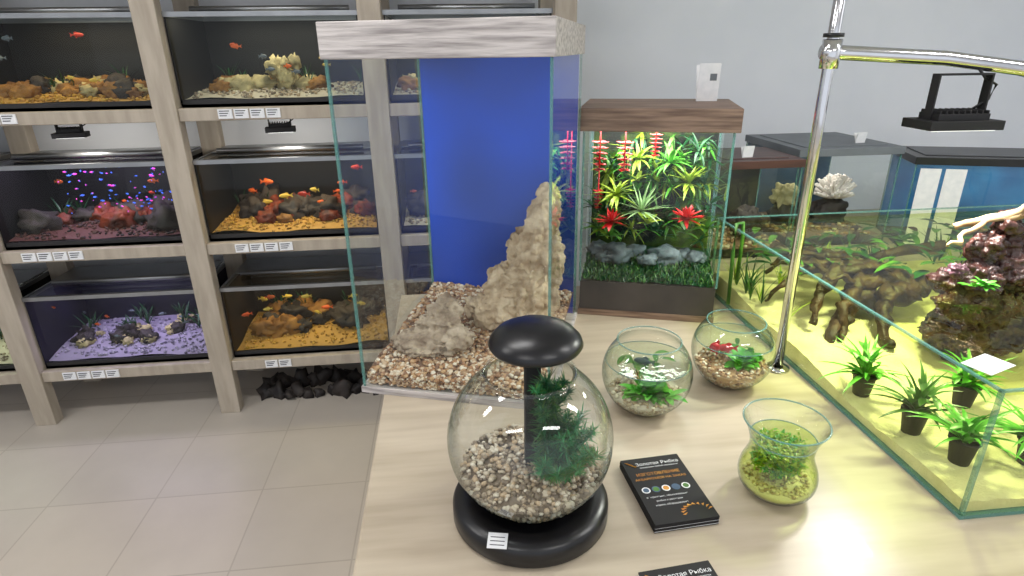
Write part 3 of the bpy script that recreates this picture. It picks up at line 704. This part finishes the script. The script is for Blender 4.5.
# ------------------------------------------------------------ brochures
def brochure(x,y,rz,h):
    e=empty('brochure_stack',(x,y,TZ),rz); mb=MB(); w,d=.122,.182; n=max(3,int(h/.0022)); 
    for i in range(n):
        o=R(-.0012,.0012); mb.bb(-w/2+o,w/2+o,-d/2+o,d/2+o,i*h/n,(i+1)*h/n-.0004,0 if i==n-1 else random.choice([0,0,1]))
    z=h+.0001
    for i in range(10):
        a=i*.35; mb.add([(.03+.02*math.cos(a),-.07+.016*math.sin(a),z),(.03+.032*math.cos(a+.2),-.07+.022*math.sin(a+.2),z),(.03+.028*math.cos(a+.35),-.07+.018*math.sin(a+.35),z)],[(0,1,2)],2)
    for i,cc in enumerate((1,3,1,3,1)):
        cx=-.042+i*.020; vs=[(cx+.0085*math.cos(k*.524),-.002+.0085*math.sin(k*.524),z) for k in range(12)]; mb.add(vs,[tuple(range(12))],cc)
        vs=[(cx+.006*math.cos(k*.524),-.002+.006*math.sin(k*.524),z+.0001) for k in range(12)]; mb.add(vs,[tuple(range(12))],(3,4,2,3,4)[i])
    mb.fish((-.045,.073,z+.0005),2.4,.026,2,2,.1)
    mb.build('sheets',[BLACKM,PAPER,GOLD,BLUE2,GM],e)
    z+=.0003
    text('Золотая Рыбка',.0125,(.010,.068,z),PAPER,e)
    text('аквариумы любой сложности',.0055,(.010,.060,z),PAPER,e)
    text('ИЗГОТОВЛЕНИЕ',.011,(0,.038,z),GOLD,e); text('АКВАРИУМОВ НА ЗАКАЗ',.0085,(0,.025,z),GOLD,e)
    for i,s in enumerate(('оформление, обслуживание','рыбки и растения','корма, оборудование')): text(s,.006,(-.008,-.024-i*.011,z),PAPER,e)
    return e
brochure(.380,.890,math.radians(4),.018)
brochure(.338,.622,math.radians(5),.012)

# ------------------------------------------------------------ back counter aquariums
def small_tank(name,x0,x1,y0,y1,h,lid,backm,deco,lh=.03,rot=0):
    e=empty(name,((x0+x1)/2,(y0+y1)/2,TZ),rot); w,d=x1-x0,y1-y0
    mb=MB(); glass_walls(mb,w,d,.01,h,0,1,.005); mb.bb(-w/2,w/2,-d/2,d/2,0,.01,2)
    mb.bb(-w/2+.006,w/2-.006,d/2-.007,d/2-.003,.01,h,3)
    mb.build('glass_box',[GLASS,EDGE,BLACK,backm],e)
    mb=MB(); mb.bb(-w/2-.006,w/2+.006,-d/2-.006,d/2+.006,h,h+lh); mb.bb(-w/2+.04,w/2-.04,-d/2+.04,d/2-.04,h+lh,h+lh+.003); mb.build('lid',[lid],e,bevel=.004)
    area('lid_lamp',(0,0,h-.01),w*.7,.6,(1,.95,.85),sizey=.1,parent=e)
    mb=MB(); ms=deco(mb,w,d); mb.build('decor',ms,e); return e
def c1(mb,w,d):
    gravel_bed(mb,-w/2+.01,w/2-.01,-d/2+.01,d/2-.01,lambda x,y:.04,200,.01,0); mb.rock((.05,0,.1),(.07,.06,.07),4,1,.4,2,seed=2,ridge=.3); return [PEB,DRK]
def coral(mb,c,s,m,n=60):
    for i in range(n):
        az=R(0,6.28);el=R(.0,1.5); dd=Vector((math.cos(az)*math.cos(el),math.sin(az)*math.cos(el),math.sin(el))); c_=Vector(c)
        k=s*R(.6,1); mb.tube([c_,c_+dd*k*.5,c_+dd*k+Vector((0,0,.01))],[.009,.008,.006],6,m)
def c2(mb,w,d):
    gravel_bed(mb,-w/2+.01,w/2-.01,-d/2+.01,d/2-.01,lambda x,y:.04,200,.01,0); mb.rock((-.12,0,.17),(.06,.05,.06),4,1,.5,2,seed=4,ridge=.3); mb.rock((-.1,0,.08),(.08,.05,.07),4,3,.5,2,seed=5)
    mb.rock((.1,0,.08),(.08,.05,.07),4,3,.5,2,seed=6); coral(mb,(.1,-.02,.16),.1,2,150); return [PEB,CREAM,CORAL,DRK]
def c3(mb,w,d):
    for x in (-w/2+.02,-w/2+.11): mb.bb(x,x+.075,-d/2-.003,-d/2-.001,.01,.33,0)
    mb.bb(w/2-.3,w/2-.02,-d/2+.05,d/2-.05,.01,.03,1); return [PAPER,GOLD]
small_tank('lidded_aquarium',1.02,1.36,2.2,2.52,.36,DBWOOD,DARKP,c1)
small_tank('lidded_aquarium',1.40,1.84,2.3,2.76,.38,GREY,BLUE2,c2)
small_tank('lidded_aquarium',1.90,2.6,2.12,2.42,.345,BLACK,BLUE3,c3,rot=math.radians(-20))
for i,(x,y,z) in enumerate(((1.16,2.26,TZ+.3935),(1.72,2.4,TZ+.4135))):
    mb=MB(); mb.box((0,0,.022),(.045,.0015,.045),0,Matrix.Rotation(.15,3,'X')); mb.box((0,.012,.02),(.045,.0015,.042),0,Matrix.Rotation(-.4,3,'X')); mb.build('price_tag',[PAPER],None,(x,y,z),.1)

# ------------------------------------------------------------ world, camera
wd=bpy.data.worlds.new('world'); sc.world=wd; wd.use_nodes=True
bg=wd.node_tree.nodes['Background']; bg.inputs[0].default_value=(.88,.93,1,1); bg.inputs[1].default_value=1.0
cd=bpy.data.cameras.new('camera'); cd.sensor_width=36; cd.lens=600/1024*36; cd.clip_start=.05
cam=bpy.data.objects.new('camera',cd); sc.collection.objects.link(cam); sc.camera=cam
M=Matrix.Rotation(math.radians(-5.7),4,'Z')@Matrix.Rotation(math.radians(90-21.7),4,'X')@Matrix.Rotation(math.radians(-.87),4,'Z')
cam.matrix_world=Matrix.Translation((0,0,1.6))@M
